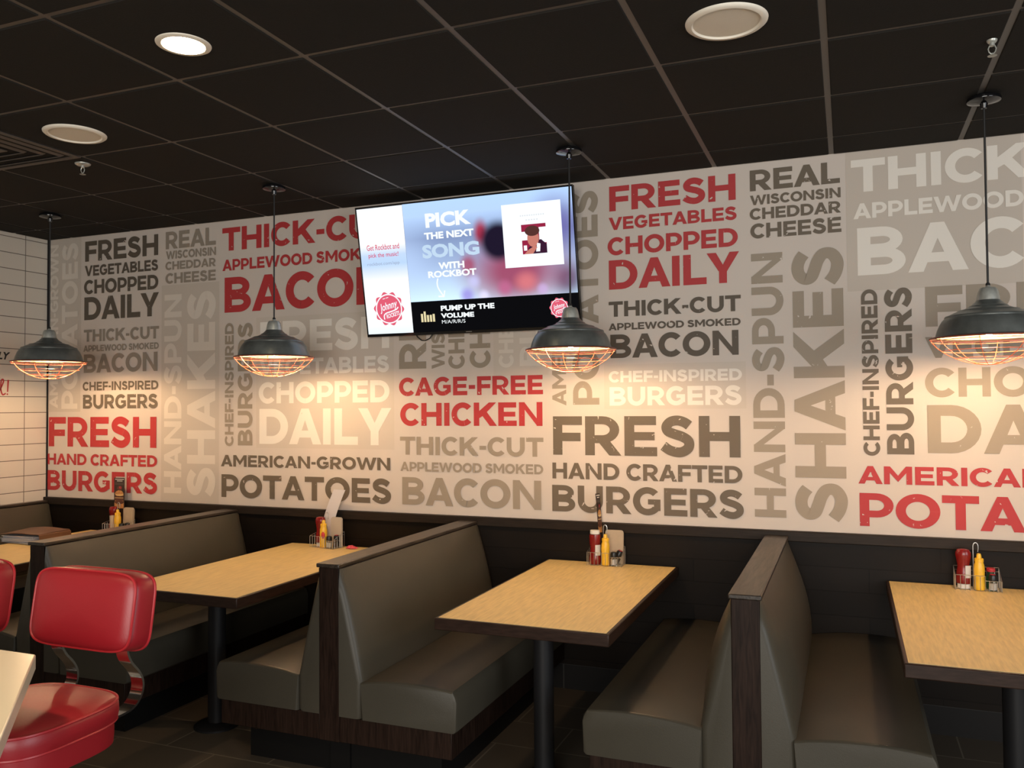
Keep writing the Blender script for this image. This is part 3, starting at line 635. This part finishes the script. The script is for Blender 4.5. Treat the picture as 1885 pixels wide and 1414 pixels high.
for tx, b, bo in (('PUMP UP THE', (-.179, -.2685, .183, -.2355), .045), ('VOLUME', (-.182, -.3135, .044, -.2825), .045), ('M/A/R/R/S', (-.179, -.347, -.018, -.3245), .0)): font_mesh(q, tx, *b, F5, bold=bo)
build(q, 'screen_caption', E['text'], scr, fix=False)['label'] = 'white song title on the black bar'
q = MB()
for k, h in enumerate((.052, .066, .043, .043, .048)): flat(rc(-.3216 + k * .0205, -.3316, -.3216 + k * .0205 + .0145, -.3316 + h), .005, 0, q)
build(q, 'equaliser_bars', E['bars'], scr, fix=False)
q = MB(); font_mesh(q, 'Get Rockbot and', -.6645, .137, -.431, .172, F5, bold=.006)
build(q, 'screen_caption', E['red'], scr, fix=False)['label'] = 'red first line on the white strip'
q = MB(); font_mesh(q, 'pick the music!', -.657, .084, -.441, .120, F5, bold=.006)
build(q, 'screen_caption', E['red'], scr, fix=False)['label'] = 'red second line on the white strip'
q = MB(); font_mesh(q, 'rockbot.com/app', -.671, .036, -.438, .062, F5)
build(q, 'screen_caption', E['grey'], scr, fix=False)['label'] = 'grey web address on the white strip'
def badge(cx, cz, R):
    q = MB(); n = 120; D = 10
    out = []
    for k in range(n):
        a = 2 * PI * k / n; r = R * (.93 + .07 * math.cos(D * a + .6)); out.append((cx + r * math.cos(a), cz + r * math.sin(a)))
    flat(out, .0046, 0, q)
    for p in arc(cx, cz, R * .86, R * .86, R * .79, R * .79, 0, 360, 60): flat(p, .0049, 1, q)
    ca, sa = math.cos(.22), math.sin(.22)
    def rot(a, b): return (cx + R * (a * ca - b * sa), -.0052, cz + R * (a * sa + b * ca))
    font_mesh(q, 'Johnny', -.60, -.16, .62, .40, rot, bold=.012, shear=.3, mi=1)
    font_mesh(q, 'ROCKETS', -.30, -.52, .60, -.27, rot, bold=.02, shear=.2, mi=1)
    for p in stroke([(-.46, -.52), (-.42, -.30), (-.25, -.20), (.1, -.19), (.45, -.16), (.62, -.06)], .035): q.poly([rot(*c) for c in p], 1)
    for p in (rc(-.22, .62, -.05, .655), rc(.0, .62, .17, .655)): q.poly([rot(*c) for c in p], 1)
    return q
build(badge(-.546, -.236, .110), 'badge_logo', [E['badge'], E['white']], scr, fix=False)['label'] = 'round scalloped red badge on the white strip'
build(badge(.594, -.287, .062), 'badge_logo', [E['badge'], E['white']], scr, fix=False)['label'] = 'round scalloped red badge on the black bar'
q = flat(rc(.274, -.0345, .6425, .3355), .0046, 0)
for k in range(11): flat(rc(.388 + k * .0142, .259, .388 + k * .0142 + .008, .267), .005, 1, q)
for k in range(5): flat(rc(.422 + k * .0165, .233, .422 + k * .0165 + .010, .240), .005, 1, q)
flat(rc(.391, .039, .544, .211), .0050, 2, q)
for p, k in ((rc(.391, .12, .43, .17), 0), (rc(.50, .10, .544, .19), 0), (rc(.40, .06, .42, .09), 0)): flat(p, .0052, k, q)
flat([(.415, .039), (.544, .039), (.544, .09), (.51, .12), (.47, .11), (.43, .075)], .0054, 5, q)
flat([(.475, .05), (.50, .05), (.505, .095), (.485, .10)], .0057, 0, q)
flat([(.461 + .036 * math.cos(a), .128 + .05 * math.sin(a)) for a in [2*PI*k/24 for k in range(24)]], .0056, 3, q)
flat([(.458 + .046 * math.cos(a), .172 + .030 * math.sin(a)) for a in [2*PI*k/24 for k in range(24)]], .0058, 4, q)
flat([(.40, .039), (.455, .039), (.485, .075), (.47, .085), (.43, .065)], .0059, 3, q)
build(q, 'album_picture', [E['white'], E['pale_grey'], E['wine'], E['skin'], E['hair'], E['suit']], scr, fix=False)['label'] = 'white square with a small picture of a dark haired figure'
# ================================================================== bar counter and stools
t = thing('bar_counter', 'cream topped bar counter with a slanted end at the lower left corner', 'counter', (0, 0, 0))
out = [(-2.9, -3.187), (-.675, -3.187), (.03, -3.875), (-.12, -3.98), (-2.9, -3.98)]
zt, zb = 1.032, .992
q = MB(); n = len(out)
q.add([(x, y, zb) for x, y in out] + [(x, y, zt) for x, y in out], [tuple(range(n))[::-1], tuple(range(n, 2*n))] + [(i, (i+1) % n, n + (i+1) % n, n + i) for i in range(n)])
build(q, 'countertop', M['counter'], t, bevel=.004)
build(MB().box(-2.75, -.75, -3.85, -3.55, 0, .9915), 'counter_base', M['counter_base'], t, bevel=.004)

def superloop(w, d, n=56, e=3.2):
    r = []
    for k in range(n):
        a = 2 * PI * k / n; c, s_ = math.cos(a), math.sin(a)
        r.append((w * math.copysign(abs(c) ** (2 / e), c), d * math.copysign(abs(s_) ** (2 / e), s_)))
    return r
def make_stool(label, x, y, rotz=0):
    t = thing('bar_stool', label, 'stool', (x, y, 0), rotz, 'red vinyl bar stools at the counter')
    L = superloop(.205, .205, e=3.4)
    R3 = lambda k, z: [(a * k, b * k, z) for a, b in L]
    se = build(MB().loft([R3(.955, .758), R3(.985, .764), R3(1.0, .785), R3(.995, .805), R3(.975, .8155), R3(.93, .821), R3(.7, .829), R3(.35, .833), R3(.05, .834)]), 'seat', M['red_vinyl'], t, smooth=True)
    build(MB().tube(R3(.978, .8165), .0042, 6, True).tube(R3(.972, .7605), .004, 6, True), 'piping', M['red_piping'], se, smooth=True)
    build(MB().loft([R3(.90, .690), R3(.935, .694), R3(.945, .72), R3(.945, .7575)]), 'seat_band', M['red_vinyl'], t, smooth=True)
    # backrest, leaning back a little
    L2 = superloop(.209, .117, e=6.0)
    tilt = .155
    def B(k, d, kz=None):   # d = depth, front at -; local frame centred at the cushion
        kz = kz or k; o = []
        for a, b in L2:
            xx, zz, yy = a * k, b * kz, d
            o.append((xx, .222 + yy * math.cos(tilt) + zz * math.sin(tilt), 1.052 + zz * math.cos(tilt) - yy * math.sin(tilt)))
        return o
    bk = build(MB().loft([B(.05, -.062), B(.5, -.060), B(.80, -.055), B(.93, -.047), B(.975, -.038), B(.995, -.022), B(1.0, .0), B(1.0, .024), B(.99, .034), B(.95, .041), B(.6, .044), B(.05, .044)]), 'backrest', M['red_vinyl'], t, smooth=True)
    build(MB().tube(B(.972, -.0405), .0042, 6, True).tube(B(1.0, .030), .004, 6, True), 'piping', M['red_piping'], bk, smooth=True)
    for s in (-1, 1):
        path = [(s * .135, .212, 1.00), (s * .135, .206, .945), (s * .135, .220, .905), (s * .135, .250, .868), (s * .135, .266, .835), (s * .135, .264, .802), (s * .135, .243, .773), (s * .135, .21, .7605), (s * .135, .16, .758), (s * .135, .06, .758)]
        P = []
        for i in range(len(path) - 1):
            p0, p1, p2, p3 = path[max(i-1, 0)], path[i], path[i+1], path[min(i+2, len(path)-1)]
            for k in range(4):
                u = k / 4; P.append(tuple(.5 * (2*p1[c] + (p2[c]-p0[c])*u + (2*p0[c]-5*p1[c]+4*p2[c]-p3[c])*u*u + (3*p1[c]-p0[c]-3*p2[c]+p3[c])*u**3) for c in range(3)))
        P.append(path[-1])
        build(MB().strip(P, .046, (1, 0, 0), .007), 'back_bracket', M['chrome'], t, smooth=True)
    build(MB().lathe([(.11, .672), (.11, .681), (.05, .682)], 32), 'swivel_plate', M['chrome'], t, smooth=True)
    build(MB().lathe([(.036, .03), (.036, .672)], 32), 'column', M['chrome'], t, smooth=True)
    build(MB().lathe([(.215, 0), (.215, .012), (.19, .024), (.10, .036), (.04, .055)], 48), 'base', M['chrome'], t, smooth=True)
    q = MB().tube([(.17 * math.cos(2*PI*k/40), .17 * math.sin(2*PI*k/40), .27) for k in range(40)], .0095, 8, True)
    for a in (0, 2*PI/3, 4*PI/3): q.tube([(.03 * math.cos(a), .03 * math.sin(a), .27), (.165 * math.cos(a), .165 * math.sin(a), .27)], .007, 8)
    build(q, 'footrest', M['chrome'], t, smooth=True)
    return t
s0 = make_stool('red vinyl bar stool with chrome brackets beside the slanted end of the counter', -.885, -3.045)
dup(s0, (-1.485, -3.045, 0), 0, 'red vinyl bar stool cut by the left edge of the photo')

# ================================================================== condiment caddies and what stands in them
TZ = .7568
WX = [-.098, -.077, -.056, -.035, -.014, .008, .029]; WX2 = [.029, .046, .063, .080, .098]
def make_caddy(label, x, y, rz):
    t = thing('condiment_caddy', label, 'caddy', (x, y, TZ), rz, 'wire caddies on the tables')
    q = MB(); r = .0014; X0, X1, XM, Y0_, Y1 = -.098, .098, .029, -.055, .055
    def line(*p): q.tube(p, r, 6)
    zf, zs, zb_ = .074, .052, .100
    line((X0, Y0_, zf), (XM, Y0_, zf)); line((XM, Y0_, zs), (X1, Y0_, zs)); line((X1, Y0_, zs), (X1, Y1, zb_)); line((X0, Y0_, zf), (X0, Y1, zb_)); line((X0, Y1, zb_), (X1, Y1, zb_)); line((X0, Y1, zb_ * .8), (X1, Y1, zb_ * .8))
    line((XM, Y0_, 0.0015), (XM, Y0_, zf))
    for xx in WX: line((xx, Y0_, zf), (xx, Y0_, .0018), (xx, Y1, .0018), (xx, Y1, zb_))
    for xx in WX2[1:]: line((xx, Y0_, zs), (xx, Y0_, .0018), (xx, Y1, .0018), (xx, Y1, zb_))
    for yy, zz in ((-.033, .062), (-.011, .072), (.011, .081), (.033, .09)):
        line((X1, yy, .0018), (X1, yy, zz - .004)); line((X0, yy, .0018), (X0, yy, zz + .005)); line((X0, yy, .0018), (X1, yy, .0018))
    build(q, 'wire_basket', M['wire'], t, smooth=True)
    hp = [(-.016, .004, .002), (-.016, .004, .19)] + [(-.016 + .011 - .011 * math.cos(a), .004, .205 + .019 * math.sin(a)) for a in [PI * k / 10 for k in range(11)]] + [(.006, .004, .195), (.004, .004, .180)]
    build(MB().tube(hp, .0022, 8), 'carry_handle', M['wire'], t, smooth=True)
    return t
KB = [(.0275, 0), (.0275, .020), (.026, .0215), (.0315, .0235), (.0325, .03), (.0325, .055), (.030, .080), (.0265, .098), (.0265, .112), (.031, .138), (.0345, .158), (.034, .172), (.027, .186), (.012, .190)]
def make_ketchup(label, at, upright):
    t = thing('ketchup_bottle', label, 'bottle', at, random.uniform(-.2, .2), 'ketchup bottles in the caddies')
    cap = KB[:3]; body = KB[3:]
    if upright:
        f = lambda pr: [(r, .192 - z) for r, z in pr][::-1]; cap, body = f(cap), f(body)
        body = [(.012, .0005), (.029, .001)] + body[2:]
    build(MB().lathe(body, 36, sy=.78), 'bottle_body', M['ketchup'], t, smooth=True)
    build(MB().lathe(cap, 36, sy=.85), 'cap', M['white_plastic'], t, smooth=True)
    z0, z1 = (.052, .112)
    q = MB(); rr = .0331
    a0, a1 = -1.25, .05
    v = []; 
    for k in range(13):
        a = a0 + (a1 - a0) * k / 12
        for z in (z0, (z0+z1)/2, z1):
            v.append((rr * math.cos(a), rr * .80 * math.sin(a), z))
    q.add(v, [(3*k+j, 3*k+3+j, 3*k+4+j, 3*k+1+j) for k in range(12) for j in (0, 1)])
    build(q, 'bottle_label', M['label_white'], t, smooth=True)
    return t
def make_mustard(label, at, printed=False):
    t = thing('mustard_bottle', label, 'bottle', at, random.uniform(-.4, .4), 'mustard bottles in the caddies')
    build(MB().lathe([(.021, 0), (.0235, .004), (.0235, .02), (.0225, .06), (.0240, .095), (.0225, .118), (.0185, .131), (.0185, .134)], 32), 'bottle_body', M['mustard'], t, smooth=True)
    build(MB().lathe([(.0200, .1345), (.0200, .149), (.0175, .151), (.0115, .152), (.0105, .164), (.0085, .173), (.003, .175)], 32), 'nozzle_cap', M['mustard'], t, smooth=True)
    if not printed: return t
    q = MB(); v = []
    for k in range(9):
        a = -PI/2 + .3 + 1.0 * k / 8; h = .022 * math.sin(PI * (.12 + .76 * k / 8))
        v += [(.0243 * math.cos(a), .0243 * math.sin(a), .080 - h), (.0247 * math.cos(a), .0247 * math.sin(a), .080 + h)]
    q.add(v, [(2*k, 2*k+2, 2*k+3, 2*k+1) for k in range(8)])
    build(q, 'bottle_label', M['label_red'], t, smooth=True)
    return t
def make_shaker(kind, label, at, lidc='lid_black', tilt=(0, 0)):
    t = thing(kind + '_shaker', label, 'shaker', at, 0, 'shakers in the caddies'); t.rotation_euler = (tilt[0], tilt[1], .3)
    build(MB().lathe([(.0175, 0), (.0185, .003), (.0185, .040), (.0165, .046), (.0150, .046), (.0168, .040), (.0168, .004), (.0, .004)], 10, cap0=True, cap1=False), 'jar', M['glass'], t)
    build(MB().lathe([(.0166, .0043), (.0167, .036)], 20), 'contents', M[kind], t, smooth=True)
    build(MB().lathe([(.0178, .0465), (.0182, .050), (.0182, .066), (.0160, .074), (.006, .077)], 24), 'lid', M['lid_black'], t, smooth=True)
    if lidc != 'lid_black': build(MB().lathe([(.0125, .0765), (.0125, .0785), (.004, .079)], 20), 'lid_disc', M[lidc], t, smooth=True)
    return t
def make_napkins(label, at, rz, mt='napkin', lean=-.04, h=.185, w=.104, num=7):
    t = thing('napkin_stack', label, 'napkins', at, rz, 'paper napkins in the caddies'); t.rotation_euler = (lean, 0, rz)
    q = MB()
    for k in range(num):
        y = k * .0032; dz = .004 * math.sin(k * 2.1); dx = .0018 * math.sin(k * 1.3); r = .012
        pts = [(-w/2 + dx, 0), (w/2 + dx, 0)] + [(w/2 + dx - r + r * math.cos(a), h + dz - r + r * math.sin(a)) for a in (0, .5, 1.0, PI/2)] + [(-w/2 + dx + r + r * math.cos(a), h + dz - r + r * math.sin(a)) for a in (PI/2, 2.1, 2.6, PI)]
        n = len(pts); q.add([(a, y, b) for a, b in pts] + [(a, y + .0027, b) for a, b in pts], [tuple(range(n)), tuple(range(n, 2*n))[::-1]] + [(i, n + i, n + (i+1) % n, (i+1) % n) for i in range(n)])
    build(q, 'napkin_sheets', M[mt], t)
    return t
def card_mesh(w, h, bend, mi=0, th=.0012, z0=0, nseg=14):
    q = MB(); rings = []
    for k in range(nseg + 1):
        u = k / nseg; y, dx = bend(u)
        rings.append([(-w/2 + dx, y, z0 + h*u), (w/2 + dx, y, z0 + h*u), (w/2 + dx, y + th, z0 + h*u), (-w/2 + dx, y + th, z0 + h*u)])
    return q.loft(rings, mi)
def make_card(label, at, rz, w=.092, h=.36, bend=lambda u: (0, 0), mt='paper', front=False):
    t = thing('menu_card', label, 'menu', at, rz, 'tall table menu cards')
    build(card_mesh(w, h, bend), 'card_sheet', M[mt], t, fix=True)
    if front:
        def P(pts, mi, d, q): return q.poly([(a * w, bend(b)[0] - d, b * h) for a, b in pts], mi)
        q = MB()
        for zz, a, b, k in ((.965, -.40, .44, 0), (.935, -.22, .30, 0), (.895, -.42, .40, 1), (.872, -.42, .42, 1)): P(rc(a, zz, b, zz + .014), k, .0008, q)
        build(q, 'card_text', [M['label_white'], M['vent']], t)
        P0 = P; P = lambda pts, mi, d, q: P0([(a, .435 + (b - .30) * .80) for a, b in pts], mi, d, q)
        q = MB(); el = lambda cx, cy, rx, ry, n=20: [(cx + rx * math.cos(2*PI*k/n), cy + ry * math.sin(2*PI*k/n)) for k in range(n)]
        P([(-.46, .30), (.42, .30), (.44, .42), (.36, .50), (-.36, .50), (-.46, .42)], 0, .0007, q); P(el(-.0, .44, .44, .045), 1, .0009, q); P(el(.0, .50, .43, .035), 2, .0011, q); P(rc(-.42, .535, .40, .548), 3, .0013, q)
        P(el(.0, .575, .42, .04), 1, .0012, q); P(el(.03, .615, .40, .03), 3, .0014, q); P([(-.45, .63), (-.30, .69), (.0, .725), (.28, .70), (.44, .64), (.2, .625), (-.2, .62)], 0, .0016, q); P(el(.06, .765, .24, .055), 2, .0018, q); P(el(.12, .78, .12, .03), 4, .0021, q)
        build(q, 'card_picture', [M['bun'], M['patty'], M['patty'], M['cheese'], M['onion']], t)
    return t
def local(x, y, rz, a, b, z=TZ + .0035):
    return (x + a * math.cos(rz) - b * math.sin(rz), y + a * math.sin(rz) + b * math.cos(rz), z)

# centre table
X, Y, R = -.012, -.098, .03
make_caddy('wire condiment caddy on the centre table holding the upright ketchup bottle', X, Y, R)
make_ketchup('upright ketchup bottle with white cap on top in the centre table caddy', local(X, Y, R, -.059, -.020), True)
make_mustard('yellow mustard bottle in the centre table caddy', local(X, Y, R, .004, -.030))
make_shaker('salt', 'small glass shaker standing at the front of the centre table caddy', local(X, Y, R, .052, -.032))
make_shaker('pepper', 'black lidded shaker with red disc tilted against the right side of centre caddy', local(X, Y, R, .050, .008, TZ + .009), 'label_red', (.0, .42))
make_napkins('kraft paper napkins standing at the back of the centre table caddy', local(X, Y, R, .039, .030), R, num=6)
make_card('tall menu card seen nearly edge on above the centre table', local(X, Y, R, -.036, .031), R + 1.25, w=.042, h=.395, bend=lambda u: (.022 * u * u, 0), mt='card_dark', front=True)
# table with the pink paper
X, Y, R = -1.872, -.118, -.17
make_caddy('wire condiment caddy beside the pink paper', X, Y, R)
make_ketchup('ketchup bottle standing on its cap in the caddy beside the pink paper', local(X, Y, R, -.060, .002), False)
make_mustard('yellow mustard bottle in the caddy beside the pink paper', local(X, Y, R, -.002, -.030), True)
make_shaker('salt', 'small black lidded glass shaker at the front of the caddy beside the pink paper', local(X, Y, R, .050, -.034))
make_shaker('pepper', 'shaker with red disc on its lid in the caddy beside the pink paper', local(X, Y, R, .074, .008), 'label_red')
make_napkins('pale napkins standing at the back of the caddy beside the pink paper', local(X, Y, R, .052, .028), R, 'napkin_white', h=.185, w=.09, num=5, lean=0)
make_card('blank backed menu card curling over to the right above the pink paper table', local(X, Y, R, -.046, .0505), R, w=.100, h=.365, bend=lambda u: (.012 * max(0, u - .3), .085 * max(0, u - .30) ** 1.35 / .62 ** 1.35))
# table with the folder
X, Y, R = -3.665, -.115, .0
make_caddy('wire condiment caddy in front of the burger menu card', X, Y, R)
make_ketchup('ketchup bottle standing on its cap below the burger menu card', local(X, Y, R, -.063, .012), False)
make_mustard('yellow mustard bottle right of the white tub', local(X, Y, R, .020, -.028))
make_shaker('pepper', 'black lidded shaker in the caddy below the burger menu card', local(X, Y, R, .058, -.028))
make_shaker('salt', 'white filled shaker in the caddy below the burger menu card', local(X, Y, R, .078, .006))
t = thing('paper_tub', 'small white tub between ketchup and mustard below the burger menu card', 'tub', local(X, Y, R, -.026, -.030))
build(MB().lathe([(.0165, 0), (.017, .002), (.0205, .125), (.0215, .128), (.0195, .128), (.016, .006), (0, .006)], 28, cap1=False), 'tub_wall', M['napkin_white'], t, smooth=True)
make_napkins('kraft napkins standing at the back right of the caddy with burger card', local(X, Y, R, .051, .030), R, 'napkin', h=.178, w=.09, num=6)
make_card('tall menu card with a stacked burger picture on the far left table', local(X, Y, R, -.045, .047), R + .05, w=.096, h=.395, mt='card_dark', front=True)
# right hand table
X, Y, R = 1.850, -.108, -.03
make_caddy('wire condiment caddy on the right hand table', X, Y, R)
make_ketchup('ketchup bottle standing on its cap in the right hand caddy', local(X, Y, R, -.060, -.008), False)
make_mustard('yellow mustard bottle in the right hand caddy', local(X, Y, R, .006, -.028))
make_shaker('salt', 'salt shaker full of white salt at the front of the right hand caddy', local(X, Y, R, .062, -.030), 'label_red')
t = thing('sauce_bottle', 'small dark sauce bottle with red cap behind the salt shaker', 'bottle', local(X, Y, R, .060, .020))
build(MB().lathe([(.020, 0), (.021, .004), (.021, .055), (.012, .078), (.011, .082)], 24), 'bottle_body', M['green'], t, smooth=True)
build(MB().lathe([(.0185, .0825), (.0195, .086), (.0195, .097), (.016, .1)], 24), 'cap', M['label_red'], t, smooth=True)

# ================================================================== loose things
t = thing('paper_folder', 'thick brown folder of loose papers on the far left table', 'folder', (-3.925, -.585, TZ), .02)
build(MB().box(-.19, .165, -.125, .125, 0, .004), 'back_cover', M['folder'], t, bevel=.0015)
q = MB()
rings = []
for k in range(13):
    u = k / 12; x = lerp(-.19, .178, u); z = .062 + .012 * math.sin(PI * u) if u < .85 else .062 + .0054
    rings.append([(x, -.125, z - .010*(1-u)), (x, .125, z + .004), (x, .125, z + .008), (x, -.125, z + .004 - .010*(1-u))])
q.loft(rings)
build(q, 'front_cover', M['folder'], t, smooth=True)
sp = [(.176, 0, .069), (.186, 0, .064), (.190, 0, .045), (.188, 0, .02), (.180, 0, .005), (.160, 0, .0025)]
build(MB().strip(sp, .25, (0, 1, 0), .004), 'spine', M['folder'], t, smooth=True)
q = MB(); z = .0045
for k in range(14):
    a = random.uniform(-.13, .13); hw, hd = .152, .106; ox, oy = random.uniform(-.012, .006), random.uniform(-.022, .004); th = .0030
    c, s_ = math.cos(a), math.sin(a)
    co = [(ox + x * c - y * s_ - .01, oy + x * s_ + y * c) for x, y in ((-hw, -hd), (hw, -hd), (hw, hd), (-hw, hd))]
    q.add([(x, y, z) for x, y in co] + [(x, y, z + th) for x, y in co], [(0,3,2,1), (4,5,6,7), (0,1,5,4), (1,2,6,5), (2,3,7,6), (3,0,4,7)]); z += th + .0004
build(q, 'loose_papers', M['paper'], t)
def crumple(name, label, loc, r, h, seed):
    random.seed(seed); q = MB(); n = 14; ring_ = []
    v = [(0, 0, h)]
    for j in (1, 2):
        for k in range(n):
            a = 2 * PI * k / n; rr = r * j / 2 * random.uniform(.75, 1.2); v.append((rr * math.cos(a) * 1.4, rr * math.sin(a), (h * random.uniform(.3, 1.0)) if j == 1 else .0006 + h * .15 * random.random()))
    v.append((0, 0, .0003))
    f = [(0, 1 + k, 1 + (k+1) % n) for k in range(n)] + [(1 + k, 1 + n + k, 1 + n + (k+1) % n, 1 + (k+1) % n) for k in range(n)] + [(2*n + 1, 1 + n + (k+1) % n, 1 + n + k) for k in range(n)]
    q.add(v, f); o = build(q, name, M['pink'], None); o.location = loc
    return tag(o, label, 'paper')
crumple('crumpled_paper', 'crumpled pink paper on the table beside the wooden booth cap', (-1.695, -.105, TZ), .030, .020, 3)
crumple('paper_scrap', 'tiny pink paper scrap lying on the booth seat under the table', (-2.47, -.70, .4735), .022, .006, 5)
